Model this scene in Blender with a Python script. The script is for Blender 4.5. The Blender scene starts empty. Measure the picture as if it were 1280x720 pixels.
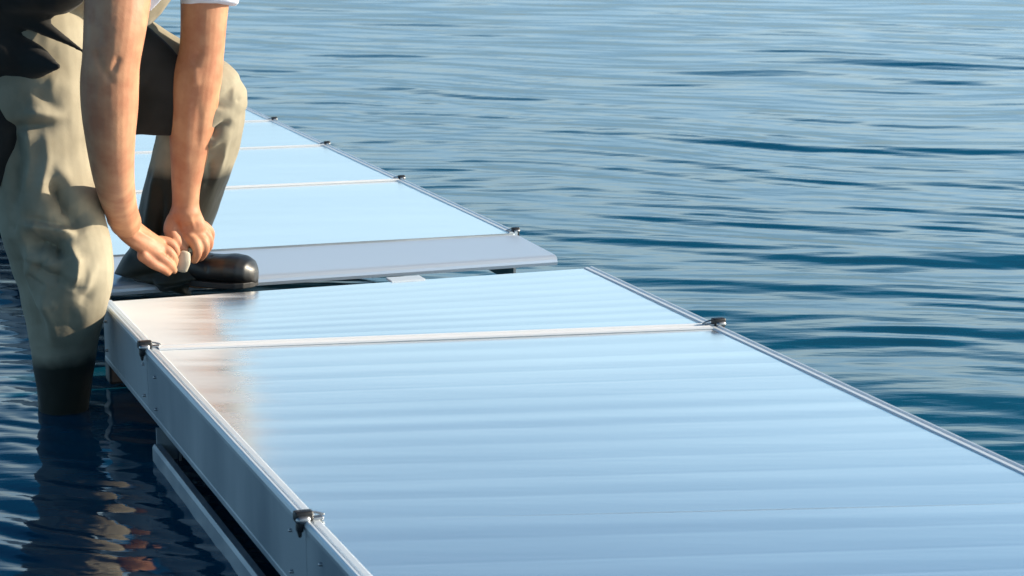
import bpy, bmesh, math, random
import numpy as np
from mathutils import Vector, Matrix, noise
R = math.radians
random.seed(4)
S = bpy.context.scene
COL = S.collection

# ------------------------------------------------------------ camera
F_PX, HORIZ, CAM_Z, DECK = 2600.0, -160.0, 1.06, 0.20
PITCH = math.atan2(360 - HORIZ, F_PX)
cam = bpy.data.cameras.new('camera'); camo = bpy.data.objects.new('camera', cam); COL.objects.link(camo)
camo.location = (0, 0, CAM_Z); camo.rotation_euler = (R(90) - PITCH, 0, 0)
cam.sensor_width = 36; cam.lens = 36 * F_PX / 1280; cam.clip_start = 0.05; cam.clip_end = 5000
S.camera = camo
cam.dof.use_dof = True; cam.dof.focus_distance = 4.3; cam.dof.aperture_fstop = 14

# ------------------------------------------------------------ sky, sun, exposure
SUN_EL, SUN_AZ = 20.5, 79.0          # azimuth clockwise from +Y (the view direction)
w = bpy.data.worlds.new('World'); S.world = w; w.use_nodes = True
nt = w.node_tree; nt.nodes.clear()
sky = nt.nodes.new('ShaderNodeTexSky'); sky.sky_type = 'NISHITA'; sky.sun_disc = False
sky.sun_elevation = R(SUN_EL); sky.sun_rotation = R(SUN_AZ)
sky.air_density = 1.0; sky.dust_density = .8; sky.ozone_density = 1.2
bg = nt.nodes.new('ShaderNodeBackground'); bg.inputs[1].default_value = 0.11
out = nt.nodes.new('ShaderNodeOutputWorld')
# thin pale haze low in the sky, deeper blue above it
tc = nt.nodes.new('ShaderNodeTexCoord'); sx = nt.nodes.new('ShaderNodeSeparateXYZ'); rp = nt.nodes.new('ShaderNodeValToRGB'); mu = nt.nodes.new('ShaderNodeMix')
mu.data_type = 'RGBA'; mu.blend_type = 'MULTIPLY'; mu.inputs[0].default_value = 1
nt.links.new(tc.outputs['Generated'], sx.inputs[0]); nt.links.new(sx.outputs[2], rp.inputs[0])
rp.color_ramp.elements.remove(rp.color_ramp.elements[1]); rp.color_ramp.interpolation = 'EASE'
for i_, (p_, c_) in enumerate(((0, (.43, .60, .96)), (.08, (.42, .60, .90)), (.14, (1.12, 1.25, 1.38)), (.20, (2.15, 1.94, 1.62)), (.26, (.82, 1.06, 1.12)), (.32, (.06, .40, .58)), (.45, (.14, .40, .58)), (1, (.10, .20, .30)))):
    e_ = rp.color_ramp.elements[i_] if i_ == 0 else rp.color_ramp.elements.new(p_)
    e_.position = p_; e_.color = (*c_, 1)
nt.links.new(sky.outputs[0], mu.inputs[6]); nt.links.new(rp.outputs[0], mu.inputs[7])
nt.links.new(mu.outputs[2], bg.inputs[0]); nt.links.new(bg.outputs[0], out.inputs[0])
sl = bpy.data.lights.new('sun', 'SUN'); sl.energy = 4.8; sl.angle = R(0.6); sl.color = (1, .86, .68)
so = bpy.data.objects.new('sun', sl); COL.objects.link(so)
sd = Vector((math.cos(R(SUN_EL)) * math.sin(R(SUN_AZ)), math.cos(R(SUN_EL)) * math.cos(R(SUN_AZ)), math.sin(R(SUN_EL))))
so.rotation_euler = sd.to_track_quat('Z', 'Y').to_euler(); so.location = sd * 20
S.view_settings.view_transform = 'Standard'; S.view_settings.look = 'None'
S.view_settings.gamma = 1; S.view_settings.exposure = 0.93

# ------------------------------------------------------------ measuring helpers
def ray(u, v):
    x = (u - 640) / F_PX; y = -(v - 360) / F_PX
    return Vector((x, math.cos(PITCH) + y * math.sin(PITCH), -math.sin(PITCH) + y * math.cos(PITCH)))
def P(u, v, z=DECK):                 # point on a level
    d = ray(u, v); return Vector((0, 0, CAM_Z)) + d * ((z - CAM_Z) / d.z)
def Q(u, v, Y):                      # point at a distance
    d = ray(u, v); return Vector((0, 0, CAM_Z)) + d * (Y / d.y)

# ------------------------------------------------------------ materials
def mat(name, color, rough=.5, metal=0., spec=.5, coat=0., sub=0.):
    m = bpy.data.materials.new(name); m.use_nodes = True
    b = m.node_tree.nodes['Principled BSDF']
    b.inputs['Base Color'].default_value = (*color, 1); b.inputs['Roughness'].default_value = rough
    b.inputs['Metallic'].default_value = metal; b.inputs['Specular IOR Level'].default_value = spec
    b.inputs['Coat Weight'].default_value = coat
    if sub: b.inputs['Subsurface Weight'].default_value = sub
    return m
def N(m, t, **k):
    n = m.node_tree.nodes.new(t)
    for a, b in k.items(): setattr(n, a, b)
    return n
def L(m, a, b): m.node_tree.links.new(a, b)
def noise_mix(m, c1, c2, scale, detail=4, lo=.35, hi=.65, vec_scale=None, coord='Object'):
    t = N(m, 'ShaderNodeTexCoord'); mp = N(m, 'ShaderNodeMapping')
    L(m, t.outputs[coord], mp.inputs[0])
    if vec_scale: mp.inputs['Scale'].default_value = vec_scale
    n = N(m, 'ShaderNodeTexNoise'); n.inputs['Scale'].default_value = scale; n.inputs['Detail'].default_value = detail
    L(m, mp.outputs[0], n.inputs['Vector'])
    r = N(m, 'ShaderNodeMapRange'); r.inputs[1].default_value = lo; r.inputs[2].default_value = hi
    L(m, n.outputs[0], r.inputs[0])
    x = N(m, 'ShaderNodeMix', data_type='RGBA'); x.inputs[6].default_value = (*c1, 1); x.inputs[7].default_value = (*c2, 1)
    L(m, r.outputs[0], x.inputs[0])
    L(m, x.outputs[2], m.node_tree.nodes['Principled BSDF'].inputs['Base Color'])
    return x, n, mp
def bump(m, scale, strength, dist, detail=3, vec_scale=None, chain=None):
    t = N(m, 'ShaderNodeTexCoord'); mp = N(m, 'ShaderNodeMapping'); L(m, t.outputs['Object'], mp.inputs[0])
    if vec_scale: mp.inputs['Scale'].default_value = vec_scale
    n = N(m, 'ShaderNodeTexNoise'); n.inputs['Scale'].default_value = scale; n.inputs['Detail'].default_value = detail
    L(m, mp.outputs[0], n.inputs['Vector'])
    b = N(m, 'ShaderNodeBump'); b.inputs['Strength'].default_value = strength; b.inputs['Distance'].default_value = dist
    L(m, n.outputs[0], b.inputs['Height'])
    if chain: L(m, chain.outputs[0], b.inputs['Normal'])
    L(m, b.outputs[0], m.node_tree.nodes['Principled BSDF'].inputs['Normal'])
    return b

M = {}
# the painted glow runs from (315,375) to (430,620) in the photograph's frame: as a line on the deck
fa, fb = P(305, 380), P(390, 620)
GLOW_K = -(fb.x - fa.x) / (fb.y - fa.y); _c = fa.x + GLOW_K * fa.y - .17
GLOW_A, GLOW_B = _c - .12, _c + .07
# brushed aluminium deck: metal with a thin clear oxide skin
m = M['deck'] = mat('brushed_aluminium', (.8, .83, .86), .21, .85)
noise_mix(m, (.86, .89, .89), (.93, .95, .94), 2.2, 3, .3, .7, (1, 3, 1))
bump(m, 26, .12, .0010, 4, (.12, 1, 1))
m = M['deck']                                       # pale glow painted into the metal finish, streaked along the boards, by the left end of the near section
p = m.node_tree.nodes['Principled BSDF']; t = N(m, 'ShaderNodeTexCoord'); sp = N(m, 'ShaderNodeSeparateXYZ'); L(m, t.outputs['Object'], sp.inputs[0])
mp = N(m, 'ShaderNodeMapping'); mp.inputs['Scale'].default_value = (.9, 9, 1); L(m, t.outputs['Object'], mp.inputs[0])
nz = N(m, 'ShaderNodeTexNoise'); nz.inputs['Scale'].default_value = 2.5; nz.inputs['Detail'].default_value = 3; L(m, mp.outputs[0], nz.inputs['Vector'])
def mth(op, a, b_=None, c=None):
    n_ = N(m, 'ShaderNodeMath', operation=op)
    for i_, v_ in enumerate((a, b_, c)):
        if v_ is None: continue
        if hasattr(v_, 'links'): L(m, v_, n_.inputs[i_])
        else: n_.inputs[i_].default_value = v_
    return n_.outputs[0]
GLOW_POS = mth('MULTIPLY_ADD', nz.outputs[0], -.22, mth('MULTIPLY_ADD', sp.outputs[1], GLOW_K, sp.outputs[0]))   # distance right of a slanting line
fr_ = N(m, 'ShaderNodeMapRange'); fr_.interpolation_type = 'SMOOTHSTEP'; L(m, GLOW_POS, fr_.inputs[0])
fr_.inputs[1].default_value = GLOW_A; fr_.inputs[2].default_value = GLOW_B; fr_.inputs[3].default_value = .92; fr_.inputs[4].default_value = 0
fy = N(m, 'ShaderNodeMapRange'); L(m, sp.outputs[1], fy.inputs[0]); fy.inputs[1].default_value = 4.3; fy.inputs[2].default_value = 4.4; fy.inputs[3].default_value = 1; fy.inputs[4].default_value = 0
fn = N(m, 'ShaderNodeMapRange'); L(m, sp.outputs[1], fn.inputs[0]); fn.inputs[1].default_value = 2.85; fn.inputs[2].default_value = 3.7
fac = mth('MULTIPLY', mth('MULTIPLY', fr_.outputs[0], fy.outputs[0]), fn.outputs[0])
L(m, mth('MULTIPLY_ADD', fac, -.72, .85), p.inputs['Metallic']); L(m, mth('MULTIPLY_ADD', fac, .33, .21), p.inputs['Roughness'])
m = M['plate'] = mat('satin_aluminium_plate', (.64, .74, .84), .40, .5)
bump(m, 8, .2, .001)
m = M['rail'] = mat('dull_aluminium_rail', (.34, .38, .42), .5, .4)
noise_mix(m, (.22, .27, .31), (.37, .42, .45), 5, 8, .38, .62, (1, 1, .35))
bump(m, 40, .15, .0008)
m = M['trim'] = mat('edge_trim_aluminium', (.74, .80, .84), .42, .35)
m = M['steel'] = mat('stainless_steel', (.36, .37, .38), .42, 1.0)
m = M['black'] = mat('black_rubber', (.012, .012, .014), .45)
M['seam'] = mat('bright_seam_strip', (.92, .92, .91), .4, .1)
# cloth
def cloth(name, c1, c2, low_dark=None):
    m = mat(name, c1, .85, 0, .25)
    x, n, mp = noise_mix(m, c1, c2, 9, 6)
    p = m.node_tree.nodes['Principled BSDF']
    p.inputs['Sheen Weight'].default_value = .08
    b1 = bump(m, 1400, .25, .0006, 2); bump(m, 22, .35, .004, 4, chain=b1)
    if low_dark is not None:                       # darker, smoother cloth below a set height
        g = N(m, 'ShaderNodeNewGeometry'); s = N(m, 'ShaderNodeSeparateXYZ'); L(m, g.outputs['Position'], s.inputs[0])
        a = N(m, 'ShaderNodeMath', operation='MULTIPLY_ADD'); L(m, n.outputs[0], a.inputs[0]); a.inputs[1].default_value = .05
        L(m, s.outputs[2], a.inputs[2])
        far = N(m, 'ShaderNodeMapRange'); L(m, s.outputs[1], far.inputs[0]); far.inputs[1].default_value = 4.18; far.inputs[2].default_value = 4.24
        far.inputs[3].default_value = low_dark[0]; far.inputs[4].default_value = low_dark[1]
        d = N(m, 'ShaderNodeMath', operation='SUBTRACT'); L(m, far.outputs[0], d.inputs[0]); L(m, a.outputs[0], d.inputs[1])
        r = N(m, 'ShaderNodeMapRange'); r.inputs[1].default_value = 0; r.inputs[2].default_value = .03; L(m, d.outputs[0], r.inputs[0])
        y = N(m, 'ShaderNodeMix', data_type='RGBA'); L(m, r.outputs[0], y.inputs[0]); L(m, x.outputs[2], y.inputs[6])
        y.inputs[7].default_value = (.022, .024, .018, 1); L(m, y.outputs[2], p.inputs['Base Color'])
        q = N(m, 'ShaderNodeMapRange'); L(m, r.outputs[0], q.inputs[0]); q.inputs[3].default_value = .85; q.inputs[4].default_value = .5
        L(m, q.outputs[0], p.inputs['Roughness'])
    return m
M['trousers'] = cloth('khaki_canvas', (.21, .185, .130), (.32, .288, .212), low_dark=(.15, .478))
M['shirt'] = cloth('pale_shirt_cotton', (.58, .66, .80), (.68, .75, .86))
M['jacket'] = cloth('black_jacket_cloth', (.012, .012, .011), (.026, .025, .023))
m = M['skin'] = mat('tanned_skin', (.56, .27, .14), .56, 0, .35, sub=.06)
m.node_tree.nodes['Principled BSDF'].inputs['Subsurface Radius'].default_value = (.012, .005, .003)
m.node_tree.nodes['Principled BSDF'].inputs['Subsurface Scale'].default_value = 1
noise_mix(m, (.38, .155, .085), (.51, .262, .148), 24, 7, .32, .66)
b = bump(m, 350, .2, .001, 3); bump(m, 45, .3, .003, 4, chain=b)
M['leather'] = mat('polished_black_leather', (.012, .012, .012), .42, 0, .6); bump(M['leather'], 60, .12, .002)
M['sole'] = mat('shoe_sole_rubber', (.02, .02, .02), .6)
M['tab'] = mat('pale_grey_felt', (.50, .45, .35), .8); bump(M['tab'], 90, .4, .002)
M['hair'] = mat('dark_brown_hair', (.03, .02, .013), .5)
M['eye'] = mat('eye_white', (.8, .8, .78), .2)
M['nail'] = mat('finger_nail', (.66, .42, .33), .3)
# water
m = M['water'] = mat('lake_water', (.003, .056, .098), .04, 0, .31)
m.node_tree.nodes['Principled BSDF'].inputs['IOR'].default_value = 1.33
b1 = bump(m, 6, .12, .02, 3, (.35, 1.0, 1)); bump(m, 24, .14, .006, 3, (.3, 1.0, 1), chain=b1)

# ------------------------------------------------------------ object helpers
def link(name, me, material, parent=None, smooth=True):
    o = bpy.data.objects.new(name, me); COL.objects.link(o)
    if material: me.materials.append(material)
    if smooth:
        for p in me.polygons: p.use_smooth = True
    if parent: o.parent = parent; o.matrix_parent_inverse = Matrix.Translation(-parent.location)
    return o
def tag(o, label=None, cat=None, group=None, kind=None):
    for k, v in (('label', label), ('category', cat), ('group', group), ('kind', kind)):
        if v: o[k] = v
    return o
def thing(name, loc, label, cat, group=None):
    o = bpy.data.objects.new(name, None); o.location = loc; o.empty_display_size = .1; COL.objects.link(o)
    return tag(o, label, cat, group)
def pydata(verts, faces):
    me = bpy.data.meshes.new('m'); me.from_pydata([tuple(v) for v in verts], [], faces); me.update(); return me
def bm_mesh(bm):
    me = bpy.data.meshes.new('m'); bm.to_mesh(me); bm.free(); return me
def prism(poly_lo, poly_hi, bevel=0):                # two matching loops
    n = len(poly_lo); v = list(poly_lo) + list(poly_hi)
    f = [tuple(reversed(range(n))), tuple(range(n, 2 * n))] + [(i, (i + 1) % n, n + (i + 1) % n, n + i) for i in range(n)]
    bm = bmesh.new(); bv = [bm.verts.new(p) for p in v]
    for q in f: bm.faces.new([bv[i] for i in q])
    bmesh.ops.recalc_face_normals(bm, faces=bm.faces)
    if bevel: bmesh.ops.bevel(bm, geom=bm.edges[:], offset=bevel, segments=2, affect='EDGES', profile=.6)
    return bm
def obox(c, ax, ay, az, sx, sy, sz, bevel=0):        # oriented box
    ax, ay, az = ax.normalized(), ay.normalized(), az.normalized()
    lo = [c + ax * a * sx / 2 + ay * b_ * sy / 2 - az * sz / 2 for a, b_ in ((-1, -1), (1, -1), (1, 1), (-1, 1))]
    hi = [p + az * sz for p in lo]
    return prism(lo, hi, bevel)
def merge(*bms):
    out_ = bmesh.new()
    for b_ in bms:
        me = bm_mesh(b_); out_.from_mesh(me); bpy.data.meshes.remove(me)
    return out_
def frame(d, hint):
    d = d.normalized(); s = d.cross(hint)
    if s.length < 1e-4: s = d.cross(Vector((1, .3, .2)))
    s.normalize(); return s, s.cross(d).normalized() * -1
def catmull(a, b, c, d, t):
    return .5 * ((2 * b) + (c - a) * t + (2 * a - 5 * b + 4 * c - d) * t * t + (3 * b - a - 3 * c + d) * t ** 3)
def tube(pts, rad, hint=Vector((0, 1, 0)), flat=1.0, seg=20, sub=5, cap=True):
    """smooth closed tube; rad = number or (across, along-hint) per point"""
    rad = [(r, r * flat) if not isinstance(r, tuple) else r for r in rad]
    C, Rr = [], []
    n = len(pts)
    for i in range(n - 1):
        p = [pts[max(i - 1, 0)], pts[i], pts[i + 1], pts[min(i + 2, n - 1)]]
        q = [rad[max(i - 1, 0)], rad[i], rad[i + 1], rad[min(i + 2, n - 1)]]
        for k in range(sub):
            t = k / sub
            C.append(catmull(*p, t)); Rr.append(tuple(max(.0005, catmull(q[0][j], q[1][j], q[2][j], q[3][j], t)) for j in (0, 1)))
    C.append(pts[-1]); Rr.append(rad[-1])
    if cap:
        for end in (0, 1):
            c, r = (C[0], Rr[0]) if end == 0 else (C[-1], Rr[-1])
            d = (C[0] - C[1]).normalized() if end == 0 else (C[-1] - C[-2]).normalized()
            ex = [(c + d * min(r) * math.sin(a), (r[0] * math.cos(a), r[1] * math.cos(a))) for a in (R(30), R(58), R(80))]
            if end == 0:
                for e in ex: C.insert(0, e[0]); Rr.insert(0, e[1])
            else:
                for e in ex: C.append(e[0]); Rr.append(e[1])
    bm = bmesh.new(); rings = []
    for i, c in enumerate(C):
        d = C[min(i + 1, len(C) - 1)] - C[max(i - 1, 0)]
        s, h = frame(d, hint)
        rings.append([bm.verts.new(c + s * math.cos(2 * math.pi * k / seg) * Rr[i][0] + h * math.sin(2 * math.pi * k / seg) * Rr[i][1]) for k in range(seg)])
    for a, b_ in zip(rings, rings[1:]):
        for k in range(seg): bm.faces.new((a[k], a[(k + 1) % seg], b_[(k + 1) % seg], b_[k]))
    bm.faces.new(list(reversed(rings[0]))); bm.faces.new(rings[-1])
    bmesh.ops.recalc_face_normals(bm, faces=bm.faces)
    return bm
def ball(c, rx, ry=None, rz=None, rot=None, seg=24):
    bm = bmesh.new(); bmesh.ops.create_uvsphere(bm, u_segments=seg, v_segments=seg // 2, radius=1)
    mtx = Matrix.Translation(c) @ (rot or Matrix.Identity(4)) @ Matrix.Diagonal((rx, ry or rx, rz or rx, 1))
    bmesh.ops.transform(bm, matrix=mtx, verts=bm.verts); return bm
def remeshed(bm, voxel, smooth=4):
    me = bm_mesh(bm); o = bpy.data.objects.new('tmp', me); COL.objects.link(o)
    r = o.modifiers.new('r', 'REMESH'); r.mode = 'VOXEL'; r.voxel_size = voxel; r.use_smooth_shade = True
    if smooth:
        s = o.modifiers.new('s', 'SMOOTH'); s.factor = .5; s.iterations = smooth
    dg = bpy.context.evaluated_depsgraph_get(); dg.update()
    res = bpy.data.meshes.new_from_object(o.evaluated_get(dg))
    bpy.data.objects.remove(o); return res
def sculpt(me, strokes, extra=None, sharp=2.0):
    """strokes: (points, width, height): cloth ridge (+) or crease (-), pressed into the side they lie on"""
    n = len(me.vertices); co = np.empty(n * 3); me.vertices.foreach_get('co', co); co = co.reshape(-1, 3)
    no = np.empty(n * 3); me.vertices.foreach_get('normal', no); no = no.reshape(-1, 3)
    disp = np.zeros(n)
    for pts, wd, ht in strokes:
        best = np.full(n, 1e9); bt = np.zeros(n); K = len(pts) - 1
        for i in range(K):
            a, b_ = np.array(pts[i]), np.array(pts[i + 1]); ab = b_ - a
            q = co - a
            t = np.clip((q @ ab) / (ab @ ab), 0, 1)
            dd = q - t[:, None] * ab
            dd[:, 1] *= .45
            d = np.sqrt((dd ** 2).sum(1)); mk = d < best
            best[mk] = d[mk]; bt[mk] = (i + t[mk]) / K
        fade = np.clip(np.minimum(bt, 1 - bt) * 4 + .15, 0, 1)
        disp += 1.35 * ht * np.exp(-(best / wd) ** sharp) * fade
    if extra is not None:
        for i in range(n): disp[i] += extra(Vector(co[i]))
    co2 = co + no * disp[:, None]
    me.vertices.foreach_set('co', co2.ravel()); me.update()
    return me

# ------------------------------------------------------------ water (one sheet reaching the horizon)
def build_water():
    rs = np.random.RandomState(3)
    angs = np.radians(np.arange(-38, 38.01, .15))
    rad = [1.0]
    while rad[-1] < 45: rad.append(rad[-1] * 1.0034 + .0003)
    rad = np.array(rad); A, RR = np.meshgrid(angs, rad)
    X = RR * np.sin(A); Y = RR * np.cos(A)
    Z = np.zeros_like(X)
    # slow drift of the crests so that they bend and break up
    wx = X + .22 * np.sin(Y * .9 + 1) + .12 * np.sin(X * 1.3 + Y * .7); wy = Y + .10 * np.sin(X * 1.7 + .6 * Y) + .06 * np.sin(X * 3.1 - Y * 1.1)
    comps = []
    for k in range(46):
        lam = .10 * (9.5 ** rs.rand()); th = R(22) + rs.randn() * R(9)
        comps.append((lam, th, .0008 * (lam / .3) ** .95 * (.5 + rs.rand()), rs.rand() * 6.28))
    for lam, th, amp, ph in comps:
        k = 2 * math.pi / lam
        mod = .55 + .45 * np.sin(.9 * (X * math.cos(th) - Y * math.sin(th)) / (lam * 6) * 6.28 + ph * 3) 
        fade = np.clip(lam / (RR * .004 * 3.2), 0, 1)
        Z += amp * mod * fade * np.sin(k * (wx * math.sin(th) + wy * math.cos(th)) + ph)
    short = np.zeros_like(X)
    for k in range(26):                                   # fine cat's-paw ripples
        lam = .045 * (3.2 ** rs.rand()); th = R(10) + rs.randn() * R(14); kk = 2 * math.pi / lam; ph = rs.rand() * 6.28
        mod = .5 + .5 * np.sin((X * math.cos(th) - Y * math.sin(th)) / (lam * 4.5) * 6.28 + ph * 5 + Y)
        short += .00030 * (lam / .08) * mod * np.clip(lam / (RR * .0034 * 4) - .2, 0, 1) * np.sin(kk * (wx * math.sin(th) + wy * math.cos(th)) + ph)
    lc = Q(79, 500, 4.07); dist = np.sqrt((X - lc.x) ** 2 + (Y - lc.y) ** 2)
    short += .0006 * np.sin(dist * 2 * math.pi / .055) * np.exp(-((dist - .06) / .14) ** 2)
    # calmer water close in to the lee side of the dock
    calm = 1 - .7 * np.clip((-.25 - (X + .41 * (Y - 3.1) * .9)) / .25, 0, 1) * np.clip((5.2 - Y) / 1.0, 0, 1)
    edge = np.clip((R(38) - np.abs(A)) / R(1.5), 0, 1) * np.clip((RR - 1.0) / .3, 0, 1) * np.clip((45 - RR) / 15, 0, 1)
    Z = (Z * calm * (.72 + .28 * np.clip((RR - 4) / 6, 0, 1)) + short * (.45 + .55 * np.clip((.4 - X) / 1.0, 0, 1))) * edge
    nr, na = X.shape
    verts = np.stack([X, Y, Z], -1).reshape(-1, 3).tolist()
    idx = np.arange(nr * na).reshape(nr, na)
    faces = np.stack([idx[:-1, :-1], idx[:-1, 1:], idx[1:, 1:], idx[1:, :-1]], -1).reshape(-1, 4).tolist()
    faces = [tuple(reversed(f)) for f in faces]
    # flat remainder: inner disc, side sector and outer ring
    def add(p): verts.append(p); return len(verts) - 1
    big = [3000 * math.sin(a) for a in angs]
    outer = [add((3000 * math.sin(a), 3000 * math.cos(a), 0)) for a in angs]
    for i in range(na - 1): faces.append((idx[-1, i], outer[i], outer[i + 1], idx[-1, i + 1]))
    back = [add((3000 * math.sin(R(t)), 3000 * math.cos(R(t)), 0)) for t in range(50, 321, 10)]
    c = add((0, 0, 0))
    for i in range(na - 1): faces.append((c, idx[0, i], idx[0, i + 1]))
    ring = [outer[-1]] + back + [outer[0]]
    left = [idx[i, 0] for i in range(nr)] + [outer[0]]; right = [idx[i, -1] for i in range(nr)] + [outer[-1]]
    for i in range(len(ring) - 1):
        if i == 0: faces.append(tuple([c] + right + [back[0]]))
        elif i == len(ring) - 2: faces.append(tuple([c, back[-1]] + left[::-1]))
        else: faces.append((c, ring[i], ring[i + 1]))
    me = bpy.data.meshes.new('m'); me.from_pydata(verts, [], [tuple(int(q) for q in f) for f in faces]); me.update()
    bm = bmesh.new(); bm.from_mesh(me); bm.normal_update()
    for f in bm.faces:
        if f.normal.z < 0: f.normal_flip()
    bm.to_mesh(me); bm.free()
    wo = tag(link('water', me, M['water']), kind='structure'); wo.location.z = -.004
build_water()
bed = pydata([(-3000, -3000, -.6), (3000, -3000, -.6), (3000, 3000, -.6), (-3000, 3000, -.6)], [(0, 1, 2, 3)])
mb = mat('sandy_mud', (.12, .10, .07), .9); noise_mix(mb, (.09, .08, .06), (.16, .13, .09), 3)
tag(link('lake_bed', bed, mb), kind='structure')

# ------------------------------------------------------------ dock
UP = Vector((0, 0, 1))
L0, Lb = P(129, 377), P(438, 712)
R0, Rb = P(739, 335), P(1280, 586.5)
dl = (Lb - L0).normalized(); dr = (Rb - R0).normalized()
dirL = ((dl + dr) * .5).normalized()          # towards the camera, along the dock
def onL(v): # left edge at image row
    t = ((F_PX * (CAM_Z - DECK) / (v - HORIZ)) - L0.y) / dl.y; return L0 + dl * t
def onLd(y): return L0 + dl * ((y - L0.y) / dl.y)
def onRd(y): return R0 + dr * ((y - R0.y) / dr.y)
def rowY(v): return F_PX * (CAM_Z - DECK) / (v - HORIZ)

def plank_sheet(a, b_, c, d, board, seed, z0=0, thick=.012, inset=0):
    """ribbed aluminium sheet; a,b far edge (left,right), d,c near edge; each board slightly crowned with a fine groove between"""
    rs = random.Random(seed)
    ln = ((a - d).length + (b_ - c).length) / 2; n = max(1, round(ln / board))
    prof = []; groove = [rs.choice((.3, .6, 1.0)) for _ in range(n)]
    for i in range(n):
        bow = .00015 * rs.uniform(.3, 1.6)
        for s in np.linspace(0, .95, 20):
            prof.append(((i + s) / n, bow * (.5 - .5 * math.cos(2 * math.pi * s)) - .00007 * groove[i] * math.exp(-(min(s, 1 - s) / .045) ** 2)))
    prof.append((1, 0))
    nx = 26; verts = []; faces = []
    for j, (t, z) in enumerate(prof):
        l, r = a.lerp(d, t), b_.lerp(c, t)
        for i in range(nx + 1):
            s = i / nx; p = l.lerp(r, s)
            wv = .0009 * noise.noise(Vector((p.x * 1.6 + seed, p.y * 2.2, 0)))
            verts.append((p.x, p.y, p.z + z + z0 + wv))
    W = nx + 1
    for j in range(len(prof) - 1):
        for i in range(nx): faces.append((j * W + i, (j + 1) * W + i, (j + 1) * W + i + 1, j * W + i + 1))
    base = len(verts); J = len(prof) - 1
    loop = [i for i in range(W)] + [j * W + nx for j in range(1, J + 1)] + [J * W + i for i in range(nx - 1, -1, -1)] + [j * W for j in range(J - 1, 0, -1)]
    for k in loop: v = verts[k]; verts.append((v[0], v[1], a.z + z0 - thick))
    m_ = len(loop)
    for k in range(m_): faces.append((loop[k], loop[(k + 1) % m_], base + (k + 1) % m_, base + k))
    faces.append(tuple(base + k for k in range(m_)))
    bm = bmesh.new(); bv = [bm.verts.new(v) for v in verts]
    for f in faces:
        bm.faces.new([bv[i] for i in f])
    bmesh.ops.recalc_face_normals(bm, faces=bm.faces)
    me = bm_mesh(bm)
    return me
def hard(o):                                   # crisp edges on smooth sheets
    dg = None
    for p in o.data.polygons: p.use_smooth = True
    try: o.data.set_sharp_from_angle(angle=R(35))
    except Exception: pass
    return o

def rail_bm(p0, p1, out_dir, h, th, lip=.012):
    """deep side rail: flat web with a top lip and a rounded bottom lip, p0-p1 along its top outer edge"""
    d = (p1 - p0).normalized(); prof = [(0, 0), (lip * .3, .001), (lip * .35, -.006), (.001, -.010), (0, -h * .9), (.001, -h * .92), (.001, -h * .985), (0, -h),
                                        (-th, -h), (-th, -.010), (-.022, -.010), (-.022, 0)]
    lo = [p0 + out_dir * x + UP * z for x, z in prof]; hi = [p1 + out_dir * x + UP * z for x, z in prof]
    return prism(lo, hi)

def latch(parent, p, along, outd, near=True, side=1):
    """over-centre seam latch: base plate on the deck edge, silver barrel and a black rubber stop hooked over the rail"""
    base = obox(p + UP * .004 - outd * .008, outd, along, UP, .030, .012, .005, .0012)
    hook = tube([p - outd * .026 + UP * .006 - along * .007, p - outd * .012 + UP * .010 - along * .009, p + outd * .004 + UP * .010 - along * .007, p + outd * .011 + UP * .002 - along * .004], [.0016] * 4, seg=10, sub=4)
    o = link('latch', bm_mesh(merge(base, hook)), M['steel'], parent)
    barrel = merge(tube([p + outd * .001 + UP * .005 + along * .006, p + outd * .011 + UP * .005 + along * .006], [.0055, .0055], seg=16, sub=2))
    link('barrel', bm_mesh(barrel), M['steel'], o)
    blk = merge(obox(p + outd * .004 + UP * .009 - along * .001, outd, along, UP, .026, .016, .014, .003),
                obox(p + outd * .010 - UP * .004 + along * .002, outd, along, UP, .009, .012, .016, .002),
                tube([p + outd * .010 - UP * .006, p + outd * .010 - UP * .018 + along * .003], [.005, .0025], seg=10, sub=3))
    o2 = link('rubber_stop', bm_mesh(blk), M['black'], o)
    if side != 1:                                     # smaller pattern of latch
        for q_ in o, o.children[0], o2:
            for v_ in q_.data.vertices: v_.co = p + (v_.co - p) * side
    return o

def seam_strip(parent, a, b_, along, w_=1.0, m_='seam'):
    prof = [(-.022, .0012), (-.021, .0034), (-.010, .0038), (-.008, .0018), (.004, .0018), (.006, .0046), (.019, .0040), (.021, .0012)]
    prof = [(x * w_, z) for x, z in prof]
    lo = [a + along * x + UP * z for x, z in prof] + [a + along * .015 * w_ - UP * .003, a - along * .015 * w_ - UP * .003]
    hi = [p + (b_ - a) for p in lo]
    return link('seam_strip', bm_mesh(prism(lo, hi)), M[m_], parent, smooth=False)

def edge_trim(parent, p0, p1, outd):
    """raised rounded edge trim running along the side of the deck"""
    prof = [(-.018, .001), (-.016, .0025), (-.008, .0025), (-.0065, .0008), (-.004, .0008), (-.002, .004), (.001, .0042), (.0035, .002), (.0045, -.004), (-.018, -.002)]
    lo = [p0 + outd * x + UP * z for x, z in prof]; hi = [p1 + outd * x + UP * z for x, z in prof]
    return link('edge_trim', bm_mesh(prism(lo, hi)), M['trim'], parent, smooth=False)

outR = dirL.cross(UP) * -1
if outR.x < 0: outR = -outR
outL = -outR

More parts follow.
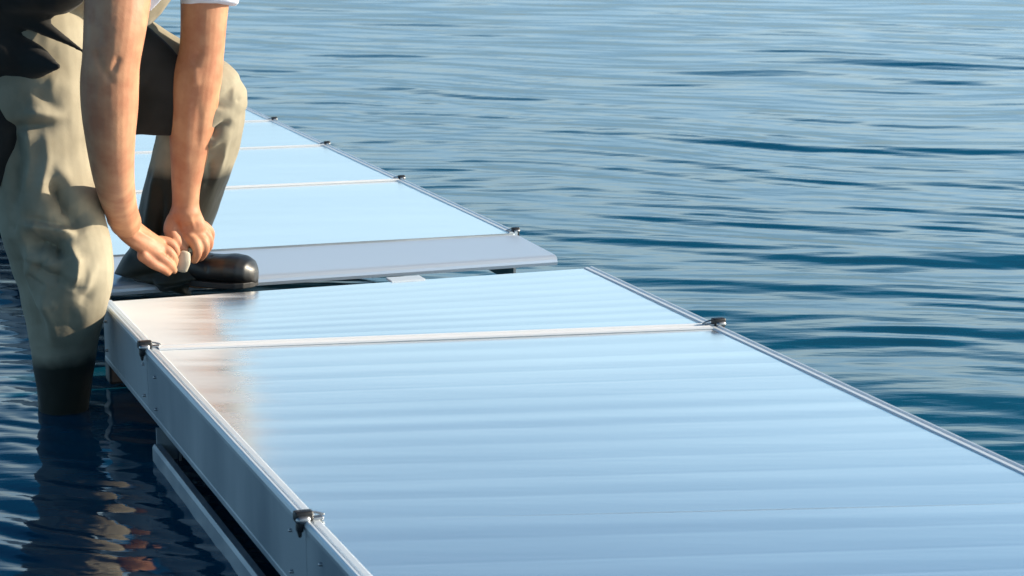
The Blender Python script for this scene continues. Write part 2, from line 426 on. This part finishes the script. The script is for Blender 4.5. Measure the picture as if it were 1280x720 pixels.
# near dock section
near = thing('dock_section', (L0 + R0 + dirL * 3) / 2 - UP * .2, 'nearest aluminium dock section with ribbed deck running out of the frame at the bottom', 'dock')
near.location.z = 0
yL1, yR1 = rowY(440), rowY(410)
yL2 = rowY(671); step = (onLd(yL2) - onLd(yL1)).length
g = dl * .003
seamsL = [L0, onLd(yL1), onLd(yL2), onLd(yL2) + dl * step, onLd(yL2) + dl * 2 * step]
seamsR = [R0, onRd(yR1)]
seamsR += [seamsR[1] + dr * (step + .10), seamsR[1] + dr * step * 2, seamsR[1] + dr * step * 3]
for i in range(4):
    a, b_ = seamsL[i], seamsR[i]; d, c = seamsL[i + 1], seamsR[i + 1]
    gap = .016 if i in (0,) else .002
    ga, gd = (dirL * .0015 if i == 0 else dirL * (.016 if i == 1 else .0002)), dirL * (.016 if i == 0 else .0002)
    me = plank_sheet(a + ga - outL * .019, b_ + ga - outR * .019, c - gd - outR * .019, d - gd - outL * .019, .098 if i else .06, 11 + i)
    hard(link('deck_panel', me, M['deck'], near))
seam_strip(near, seamsL[1] - outL * .019, seamsR[1] - outR * .019, dirL)
for i in range(4):
    link('side_rail', bm_mesh(rail_bm(seamsL[i] + dl * .001 - UP * .004, seamsL[i + 1] - dl * .001 - UP * .004, outL, .120, .006)), M['rail'], near, smooth=False)
    link('side_rail', bm_mesh(rail_bm(seamsR[i] + dr * .001 - UP * .004, seamsR[i + 1] - dr * .001 - UP * .004, outR, .120, .006)), M['rail'], near, smooth=False)
edge_trim(near, seamsL[0], seamsL[-1], outL); edge_trim(near, seamsR[0], seamsR[-1], outR)
e = (R0 - L0).normalized(); n_ = e.cross(UP).normalized()
if n_.y < 0: n_ = -n_
link('end_rail', bm_mesh(obox((L0 + R0) / 2 - UP * .073 + n_ * -.006, e, n_, UP, (R0 - L0).length - .02, .010, .118)), M['rail'], near, smooth=False)
link('gap_sun_block', bm_mesh(merge(obox(L0 - dirL * .11 + e * .27 - UP * .112, e, n_, UP, .50, .05, .17, .006))), M['black'], near, smooth=False)  # added block, keeps sun through the section gap off the water
tq = P(507, 349)
link('end_tab', bm_mesh(obox(tq + n_ * .0, e, n_, UP, .075, .045, .005, .001)), M['trim'], near, smooth=False)
for a_, b_ in zip(seamsL[:-1], seamsL[1:]):
    for t in (.07, .93):
        for dz in (-.035, -.095):
            q = a_.lerp(b_, t) + UP * dz
            link('bolt', bm_mesh(tube([q - outL * .001, q + outL * .003], [.0032, .0028], seg=8, sub=1)), M['steel'], near)
for t in (.35, .9, 1.5, 2.1):                      # cross bearers under the deck
    c = (L0 + R0) / 2 + dirL * t
    link('cross_bearer', bm_mesh(obox(c - UP * .055, e, n_, UP, (R0 - L0).length * .9, .04, .07)), M['rail'], near, smooth=False)
for i in (1, 2, 3): latch(near, seamsL[i], dirL, outL); latch(near, seamsR[i], dirL, outR)
# support legs and the low runner at the waterline
def support(p):
    a1 = merge(obox(p + UP * -.25, dirL, outR, UP, .006, .040, .40), obox(p + UP * -.25 + outR * .020 - dirL * .0, dirL, outR, UP, .034, .005, .40))
    o = link('support_leg', bm_mesh(a1), M['rail'], near, smooth=False)
    q = p + outR * .045 - UP * .075 + dirL * .03
    fr = merge(obox(q + UP * .024, outR, dirL, UP, .044, .006, .008), obox(q - UP * .024, outR, dirL, UP, .044, .006, .008),
               obox(q + outR * .018, outR, dirL, UP, .008, .006, .042), obox(q - outR * .018, outR, dirL, UP, .008, .006, .042),
               tube([q - dirL * .006, q + dirL * .006], [.006, .006], seg=10, sub=2))
    link('bracket', bm_mesh(fr), M['rail'], o, smooth=False)
pl = onLd(3.69)
support(Vector((pl.x, pl.y, DECK - .09)) - outL * .024)
support(Vector((pl.x, pl.y, DECK - .09)) + outR * .95)
ra, rb = pl.copy(), seamsL[-1].copy(); ra.z = rb.z = .030
prof = [(0, 0), (.004, -.006), (.004, -.050), (-.012, -.055), (-.012, -.001)]
link('lower_runner', bm_mesh(prism([ra + outL * x + UP * z for x, z in prof], [rb + outL * x + UP * z for x, z in prof])), M['rail'], near, smooth=False)

# far dock section
sY = [rowY(286), rowY(225), rowY(179), rowY(150)]
Rf = [onRd(y) for y in (rowY(289), rowY(221), rowY(177), rowY(146))]
e2 = (P(635, 290) - P(190, 314)).normalized()
wid = 1.0
def left_of(r, ee):                               # where a rib direction meets the left edge line
    # solve r + ee*s on line onLd
    A_ = np.array([[ee.x, -dl.x], [ee.y, -dl.y]]); b__ = np.array([L0.x - r.x, L0.y - r.y]); s, t = np.linalg.solve(A_, b__)
    return Vector((r.x + ee.x * s, r.y + ee.y * s, DECK))
Lf = [left_of(r, e2) for r in Rf]
stp = (Rf[1] - Rf[0]).length
for k in range(3): Rf.append(Rf[-1] - dr * stp); Lf.append(left_of(Rf[-1], e2))
far = thing('dock_section', (Lf[0] + Rf[0]) / 2 - UP * DECK, 'far aluminium dock section behind the crouching man, with the plain hinged plate', 'dock')
for i in range(len(Rf) - 1):
    a, b_, c, d = Lf[i + 1], Rf[i + 1], Rf[i], Lf[i]
    me = plank_sheet(a + dirL * .003 - outL * .012, b_ + dirL * .003 - outR * .012, c - dirL * .003 - outR * .012, d - dirL * .003 - outL * .012, .12, 31 + i)
    hard(link('deck_panel', me, M['deck'], far))
    link('side_rail', bm_mesh(rail_bm(Rf[i + 1] - UP * .004, Rf[i] - UP * .004 - dr * .002, outR, .120, .006)), M['rail'], far, smooth=False)
    link('side_rail', bm_mesh(rail_bm(Lf[i + 1] - UP * .004, Lf[i] - UP * .004 - dr * .002, outL, .120, .006)), M['rail'], far, smooth=False)
    if i: seam_strip(far, Lf[i] - outL * .012, Rf[i] - outR * .012, dirL, .5 if i == 1 else .22, 'seam')
edge_trim(far, Rf[-1], Rf[0], outR); edge_trim(far, Lf[-1], Lf[0], outL)
for r in Rf[:-1]: latch(far, r - dirL * .012, dirL, outR, side=.75)
# hinged transition plate
pa, pb = Lf[0] + dirL * .004, Rf[0] + dirL * .004
nb = P(697, 318, DECK - .006); na_ = left_of(nb, (P(692, 330) - P(300, 357)).normalized())
pa.z = pb.z = DECK - .003; nb.z = DECK - .010; na_.z = DECK - .010
na_ = na_ + (pa - na_).normalized() * .0
def nose(q, w_):
    dv = (w_ - q).normalized()
    return [q + UP * 0, w_ - dv * .016, w_ - dv * .007 - UP * .0025, w_ - dv * .002 - UP * .008, w_ - UP * .014, w_ - dv * .001 - UP * .021, w_ - dv * .02 - UP * .022, q - UP * .02]
bm = prism(nose(pa, na_), nose(pb, nb))
link('hinge_plate', bm_mesh(bm), M['plate'], far, smooth=False)
link('hinge_rod', bm_mesh(tube([pa - UP * .001 + e2 * .01, pb - UP * .001 - e2 * .01], [.0045, .0045], seg=12, sub=2)), M['rail'], far)

# ------------------------------------------------------------ person
def px(n, Y): return n * Y / F_PX
def chain(spec, **k):                             # spec: (u, v, Y, radius in px at that distance[, depth radius factor])
    pts = [Q(s[0], s[1], s[2]) for s in spec]
    rad = [(px(s[3], s[2]), px(s[3], s[2]) * (s[4] if len(s) > 4 else 1)) for s in spec]
    return tube(pts, rad, **k)
man = thing('person', Q(75, 480, 4.1) * 1.0, 'man in khaki trousers bending down, one foot on the dock, one leg in water', 'person')
man.location.z = 0

# body: one continuous surface
hipN, hipF = (30, -5, 4.10), (60, 10, 4.33)
parts = [
    chain([(28, -5, 4.12, 62), (75, -60, 4.16, 70), (130, -105, 4.18, 78), (175, -135, 4.18, 72), (205, -160, 4.17, 34), (232, -188, 4.15, 33)]),     # trunk, neck
    chain([(*hipN, 52), (58, 130, 4.10, 40), (70, 255, 4.09, 26), (78, 380, 4.09, 26), (84, 480, 4.09, 20), (90, 530, 4.08, 20)]),
    chain([(*hipF, 50), (160, 80, 4.35, 46), (262, 122, 4.36, 34), (236, 215, 4.42, 33), (200, 325, 4.46, 22)]),
    chain([(90, 520, 4.08, 22), (90, 565, 4.08, 24), (150, 590, 4.02, 20), (205, 596, 3.98, 14)], seg=16),                                           # submerged foot
    chain([(198, 322, 4.46, 22), (196, 342, 4.46, 20), (250, 346, 4.44, 15), (290, 350, 4.42, 12)], seg=16),                                         # foot in shoe
    # near arm
    chain([(130, -100, 4.1, 46), (147, -75, 3.98, 46), (148, -20, 3.91, 42), (144, 30, 3.87, 39), (139, 75, 3.86, 36), (137, 102, 3.865, 36.5), (137, 135, 3.87, 35.5), (138, 175, 3.885, 31), (142, 220, 3.94, 26), (150, 258, 4.08, 21.5), (157, 278, 4.19, 20)], seg=28),
    # far arm
    chain([(190, -110, 4.25, 42), (255, -82, 4.33, 40), (257, -30, 4.31, 33), (255, 20, 4.30, 29), (252, 65, 4.30, 28), (246, 100, 4.30, 31), (241, 140, 4.31, 30.5), (237, 185, 4.32, 25), (233, 225, 4.33, 19), (232, 252, 4.34, 17), (232, 266, 4.34, 19)], seg=28),
]
# near hand: back of the hand up, fingers curling down over the tab
parts += [
    chain([(152, 270, 4.21, 20), (163, 288, 4.23, 21, .75), (180, 301, 4.25, 21.5, .65), (196, 309, 4.265, 19, .6)], hint=Vector((.3, -.5, 1)), seg=24),
    chain([(192, 302, 4.285, 8), (210, 303, 4.292, 7.2), (219, 312, 4.295, 6.3), (220, 321, 4.298, 5.4)], seg=14),
    chain([(190, 308, 4.262, 8), (208, 313, 4.265, 7.2), (217, 323, 4.272, 6.2), (217, 331, 4.283, 5.3)], seg=14),
    chain([(187, 316, 4.240, 8), (203, 324, 4.243, 6.8), (213, 332, 4.256, 6), (217, 338, 4.272, 5.2)], seg=14),
    chain([(178, 320, 4.224, 7.4), (191, 330, 4.228, 6.3), (203, 336, 4.240, 5.6), (210, 341, 4.256, 4.8)], seg=14),
    chain([(170, 292, 4.26, 9), (190, 310, 4.30, 8.5), (208, 324, 4.325, 7.4), (224, 331, 4.335, 6.2)], seg=14),
]
# far hand hanging from the wrist, index finger and thumb pinching
parts += [
    chain([(232, 258, 4.34, 17, .8), (232, 274, 4.345, 23, .62), (235, 290, 4.345, 24.5, .55), (238, 299, 4.342, 21, .5)], hint=Vector((0, 1, 0)), seg=24),
    chain([(232, 294, 4.335, 8), (243, 303, 4.322, 7.4), (247, 315, 4.318, 6.4), (243, 325, 4.322, 5.4)], seg=14),
    chain([(243, 294, 4.340, 8), (254, 302, 4.335, 7.2), (256, 313, 4.338, 6.3), (250, 322, 4.345, 5.4)], seg=14),
    chain([(251, 288, 4.350, 7.6), (260, 297, 4.352, 6.6), (261, 307, 4.358, 5.8), (256, 315, 4.366, 5)], seg=14),
    chain([(254, 282, 4.362, 7), (262, 289, 4.372, 6), (263, 298, 4.38, 5.2), (259, 306, 4.388, 4.6)], seg=14),
    chain([(217, 274, 4.335, 9.5), (213, 288, 4.325, 9.2), (221, 302, 4.318, 7.6), (230, 312, 4.316, 6)], seg=14),
]
# head
hc = Q(262, -222, 4.12)
parts += [ball(hc, .088, .078, .112), ball(hc + Vector((.045, -.01, -.06)), .05, .05, .05), ball(hc + Vector((.092, -.028, -.012)), .02, .014, .022),
          ball(hc + Vector((.0, -.076, -.01)), .018, .01, .032), ball(hc + Vector((.0, .076, -.01)), .018, .01, .032),
          tube([hc + Vector((.078, -.045, -.05)), hc + Vector((.088, -.015, -.052)), hc + Vector((.078, .02, -.05))], [.005, .008, .005], seg=10)]
body = remeshed(merge(*parts), .0026, 4)
sk = [ # forearm tendons, elbow folds
    ([Q(118, 60, 3.815), Q(128, 85, 3.815), Q(142, 104, 3.815)], .007, -.0035), ([Q(150, 70, 3.815), Q(140, 92, 3.815)], .006, -.0025),
    ([Q(128, 100, 3.815), Q(124, 125, 3.84), Q(130, 160, 3.91)], .008, .0028), ([Q(118, 120, 3.83), Q(122, 190, 3.93), Q(138, 250, 4.07)], .009, -.0018),
    ([Q(150, 110, 3.83), Q(150, 180, 3.91), Q(156, 240, 4.03)], .007, .0018), ([Q(112, 10, 3.815), Q(126, 60, 3.815)], .012, -.003),
    ([Q(250, 62, 4.24), Q(240, 82, 4.24)], .008, -.003), ([Q(243, 84, 4.24), Q(243, 110, 4.24)], .009, .003), ([Q(236, 120, 4.25), Q(234, 170, 4.27), Q(233, 225, 4.29)], .008, .0018),
    ([Q(250, 130, 4.25), Q(246, 190, 4.28)], .008, -.0018), ([Q(226, 268, 4.32), Q(228, 290, 4.32)], .004, .0015), ([Q(238, 268, 4.32), Q(242, 288, 4.32)], .004, .0015),
    ([Q(168, 286, 4.2), Q(196, 303, 4.25)], .004, .0016), ([Q(163, 294, 4.2), Q(192, 312, 4.24)], .004, .0014), ([Q(158, 300, 4.2), Q(186, 320, 4.22)], .004, .0012),
]
sculpt(body, sk)
body_o = link('body', body, M['skin'], man)
hair = remeshed(merge(ball(hc + Vector((-.018, 0, .018)), .094, .088, .108), ball(hc + Vector((-.05, 0, -.04)), .05, .07, .06)), .006, 2)
sculpt(hair, [], lambda p: .004 * noise.noise(p * 60))
link('hair', hair, M['hair'], man)
for s in (-1, 1): link('eye', bm_mesh(ball(hc + Vector((.070, s * .03, .012)), .0105, seg=16)), M['eye'], man)
# nails
def nail(c, d, up): link('fingernail', bm_mesh(ball(c, .0045, .0018, .0055, seg=12)), M['nail'], man)

# trousers with bib front
tr = [
    chain([(22, -60, 4.18, 88), (25, 0, 4.16, 88, .95), (34, 50, 4.11, 80, .9), (42, 120, 4.08, 74, .9), (50, 200, 4.06, 66, .9), (62, 265, 4.05, 65, .95), (74, 315, 4.045, 67, .95), (80, 350, 4.045, 63, .9), (80, 385, 4.05, 55, .9), (79, 430, 4.06, 44, .95), (79, 485, 4.07, 35), (80, 540, 4.08, 30)], seg=36),
    chain([(30, 10, 4.28, 82), (100, 55, 4.33, 74, .75), (165, 90, 4.35, 68, .62), (225, 112, 4.36, 58, .7), (262, 122, 4.36, 49, .95), (272, 128, 4.36, 40, .9)], seg=32),
    chain([(262, 118, 4.36, 45), (257, 140, 4.37, 50), (246, 180, 4.39, 52, .9), (232, 228, 4.42, 50, .9), (216, 280, 4.44, 47, .95), (205, 322, 4.455, 45), (195, 345, 4.45, 49, .85), (191, 357, 4.445, 52, .7)], seg=36, cap=False),
    chain([(212, 300, 4.43, 36), (216, 335, 4.41, 30), (222, 358, 4.395, 24)], seg=20, cap=False),
    chain([(30, -20, 4.16, 84), (75, -50, 4.18, 98), (130, -80, 4.2, 104), (165, -100, 4.2, 92)], seg=32),
    chain([(110, -25, 4.2, 62), (150, -20, 4.22, 62), (185, -45, 4.23, 50)], seg=24),
]
trm = remeshed(merge(*tr), .0034, 6)
YN = 3.96
def K(*uv, Y=YN): return [Q(u, v, Y) for u, v in uv]
folds = [
    # near leg, zigzag folds behind the knee
    (K((62, 225), (85, 262), (112, 284)), .016, -.022), (K((112, 284), (70, 280), (32, 272)), .010, -.010),
    (K((30, 282), (62, 284), (98, 292)), .012, .010), (K((66, 205), (92, 240), (118, 272)), .012, .009),
    (K((28, 308), (52, 304), (74, 310), (80, 326)), .020, -.030), (K((8, 300), (18, 350), (34, 400), (44, 440)), .026, -.014), (K((84, 300), (96, 325), (92, 360)), .012, .011),
    (K((36, 332), (60, 345), (84, 352)), .014, -.012), (K((20, 330), (30, 370), (52, 398)), .012, .008),
    (K((50, 370), (60, 405), (62, 440)), .012, .009), (K((135, 340), (118, 365), (100, 385)), .010, -.011), (K((132, 322), (112, 345), (104, 372)), .010, .008),
    (K((85, 385), (90, 430), (88, 475)), .010, -.007), (K((45, 400), (55, 450)), .008, -.006), (K((110, 390), (104, 430), (98, 470)), .009, .006),
    (K((55, 160), (58, 200), (50, 250)), .012, .006), (K((95, 160), (106, 210), (118, 250)), .014, -.005),
    (K((10, 150), (22, 210), (14, 260)), .016, -.010), (K((30, 150), (36, 200), (30, 240)), .012, .006),
    # hip and crotch folds
    (K((15, 22), (50, 40), (80, 62), (104, 72)), .011, .020), (K((40, 34), (72, 58), (100, 66)), .007, -.016), (K((48, 55), (70, 82), (98, 98)), .012, -.016),
    (K((55, 100), (75, 108), (100, 128)), .011, .016), (K((40, 112), (66, 136), (88, 150)), .009, -.014), (K((28, 140), (62, 146), (100, 148)), .010, .014),
    (K((0, 160), (50, 158), (100, 156)), .010, -.014),
    # far knee
    (K((262, 100), (290, 108), (308, 118), Y=4.25), .008, -.004), (K((268, 135), (285, 130), (300, 124), Y=4.27), .007, -.007), (K((262, 172), (275, 162), (290, 152), Y=4.3), .008, -.012),
    (K((270, 145), (290, 140), (304, 136), Y=4.27), .007, .006), (K((258, 186), (272, 176), (294, 168), Y=4.3), .008, .007), (K((285, 160), (276, 200), (268, 240), Y=4.33), .009, .006),
    (K((265, 195), (262, 225), (255, 260), Y=4.33), .008, -.006), (K((180, 60), (200, 90), (215, 140), Y=4.28), .012, -.008), (K((205, 60), (190, 120), (175, 165), Y=4.28), .012, .007),
    # far shin, hem
    (K((195, 210), (186, 260), (170, 310), Y=4.36), .010, .006), (K((205, 230), (200, 290), (182, 335), Y=4.37), .009, -.007), (K((150, 352), (185, 345), (225, 336), Y=4.37), .008, -.007),
    (K((145, 362), (190, 354), (235, 350), Y=4.37), .007, .006), (K((236, 322), (240, 345), (238, 366), Y=4.38), .006, .006),
    # bib edge
    (K((236, 4), (205, 32), (180, 54), Y=4.1), .008, .005),
]
folds = [(f[0], f[1] * .9, f[2] * 1.55) for f in folds]
rf = random.Random(9)
for k in range(46):                                  # small sharp pulls in the canvas
    u, v = rf.uniform(5, 125), rf.uniform(150, 470); a = rf.choice((rf.uniform(-.3, .5), rf.uniform(.9, 1.8))); ln = rf.uniform(14, 42)
    folds.append((K((u, v), (u + ln * .5 * math.cos(a), v + ln * .5 * math.sin(a) + rf.uniform(-4, 4)), (u + ln * math.cos(a), v + ln * math.sin(a))), rf.uniform(.004, .008), rf.uniform(-.0045, .0028)))
for k in range(26):
    u, v = rf.uniform(215, 300), rf.uniform(100, 340); a = rf.choice((rf.uniform(-.6, .2), rf.uniform(1.4, 2.0))); ln = rf.uniform(12, 34)
    folds.append((K((u, v), (u + ln * math.cos(a), v + ln * math.sin(a)), Y=4.32), rf.uniform(.004, .007), rf.uniform(-.004, .0025)))
folds.append((K((96, 120), (104, 200), (112, 280), (110, 360), (98, 440), (94, 500)), .0028, .0022))      # stitched side seam
sculpt(trm, folds, lambda p: .0035 * noise.noise(Vector((p.x * 14, p.y * 14, p.z * 7))) + .0016 * noise.noise(Vector((p.x * 38, p.y * 38, p.z * 22))), sharp=1.25)
link('trousers', trm, M['trousers'], man)

# shirt
sh = [chain([(60, -60, 4.17, 88), (110, -105, 4.19, 98), (160, -140, 4.19, 92), (195, -158, 4.18, 58), (212, -168, 4.18, 44)], seg=32),
      chain([(135, -100, 4.08, 62), (148, -72, 3.98, 60), (152, -38, 3.92, 50), (165, -2, 3.875, 43)], seg=32, cap=False),
      chain([(190, -112, 4.25, 58), (252, -84, 4.33, 54), (260, -30, 4.31, 42), (262, 6, 4.30, 36)], seg=32, cap=False)]
shm = remeshed(merge(*sh), .005, 2)
sculpt(shm, [(K((240, 2), (262, 6), (284, 2), Y=4.24), .003, -.003), (K((130, -30), (170, 0), Y=3.9), .01, -.006)],
       lambda p: .005 * noise.noise(p * 13) + .0015 * noise.noise(p * 40))
link('shirt', shm, M['shirt'], man)

# black jacket tied round the hips; parts of it stand in for shade on the trousers
jk = [chain([(-90, -70, 4.2, 100), (-45, -10, 4.12, 90), (-30, 50, 4.07, 76), (-28, 100, 4.06, 60), (-30, 150, 4.05, 46)], seg=28),
      chain([(-20, -60, 4.1, 70), (35, -28, 4.03, 60), (68, -18, 4.01, 40)], seg=24),
      chain([(-10, 0, 4.02, 40), (35, 22, 4.0, 16, .8), (70, 42, 3.995, 8), (106, 66, 3.99, 3.5)], seg=20),
      chain([(-10, 60, 4.02, 44), (28, 74, 4.0, 28, .7), (52, 80, 3.98, 17, .7), (74, 84, 3.95, 4)], seg=20),
      chain([(-20, 140, 4.03, 44), (-8, 170, 4.0, 34, .7), (-4, 205, 3.995, 20, .7), (-2, 232, 3.99, 6)], seg=20),
      chain([(120, 50, 4.29, 50, .5), (165, 78, 4.295, 50, .5), (194, 95, 4.30, 40, .5), (194, 125, 4.30, 44, .5), (190, 150, 4.305, 43, .5), (190, 166, 4.31, 40, .4)], hint=Vector((0, 1, 0)), seg=28, cap=False)]  # last piece: dark panel added to darken the far thigh
jm = remeshed(merge(*jk), .006, 3)
sculpt(jm, [(K((10, 5), (40, 12), (80, 30), Y=3.94), .010, .006), (K((0, 20), (30, 40), (50, 70), Y=3.94), .010, -.008), (K((-10, 40), (10, 90), (20, 130), Y=3.94), .012, .007)],
       lambda p: .006 * noise.noise(p * 16))
link('jacket', jm, M['jacket'], man)

# shoes
def shoe(heel, toe, label=None):
    d = (toe - heel); Ln = d.length; d.normalize(); s = Vector((-d.y, d.x, 0)).normalized()
    st = [(0, .030, .050), (.04, .036, .066), (.12, .038, .078), (.25, .038, .082), (.38, .039, .082), (.5, .040, .066), (.60, .045, .058), (.70, .049, .058), (.80, .051, .061), (.89, .047, .058), (.95, .037, .050), (.985, .022, .038), (1.0, .012, .03)]
    bm_ = bmesh.new(); rings = []; sg = 24
    for t, wd, ht in st:
        c = heel + d * t * Ln; ring = []
        for k in range(sg):
            a = 2 * math.pi * k / sg; ca, sa = math.cos(a), math.sin(a)
            y = wd * abs(ca) ** .8 * (1 if ca > 0 else -1); z = ht * (.5 + .5 * abs(sa) ** .8 * (1 if sa > 0 else -1))
            ring.append(bm_.verts.new(c + s * y + UP * (z + .006)))
        rings.append(ring)
    for a, b__ in zip(rings, rings[1:]):
        for k in range(sg): bm_.faces.new((a[k], a[(k + 1) % sg], b__[(k + 1) % sg], b__[k]))
    bm_.faces.new(list(reversed(rings[0]))); bm_.faces.new(rings[-1]); bmesh.ops.recalc_face_normals(bm_, faces=bm_.faces)
    me = remeshed(bm_, .003, 4)
    lace = [(heel + d * Ln * .60 + UP * .07 + s * y) for y in (-.03, 0, .03)]
    sculpt(me, [([heel + d * Ln * .66 + s * -.06 + UP * .03, heel + d * Ln * .64 + UP * .075], .004, -.002)])
    o = link('shoe', me, M['leather'], man)
    chk = None; lo, hi = [], []
    for sd_ in (1, -1):
        seq = st if sd_ == 1 else st[::-1]
        for t, wd, ht in seq:
            p = heel + d * (t * Ln * .995) + s * sd_ * (wd - .001); lo.append(Vector((p.x, p.y, heel.z))); hi.append(Vector((p.x, p.y, heel.z + .012)))
    link('sole', bm_mesh(prism(lo, hi, .002)), M['sole'], o, smooth=False)
z_ = DECK - .010
hl, te = Q(176, 360, 4.45), Q(321, 360, 4.37); hl.z = te.z = z_
shoe(hl, te)
hl2, te2 = Q(70, 600, 4.10), Q(215, 600, 4.0); hl2.z = te2.z = -.17
shoe(hl2, te2)

# small tab in the fingers
tb = remeshed(merge(chain([(231, 317, 4.30, 7.5, .5), (229, 326, 4.298, 9.5, .5), (226, 336, 4.30, 9, .5)], hint=Vector((0, 1, 0)), seg=20)), .0018, 3)
tag(link('fabric_tab', tb, M['tab']), "small pale grey rounded tab pinched between the man's fingers above his black shoe", 'tab')
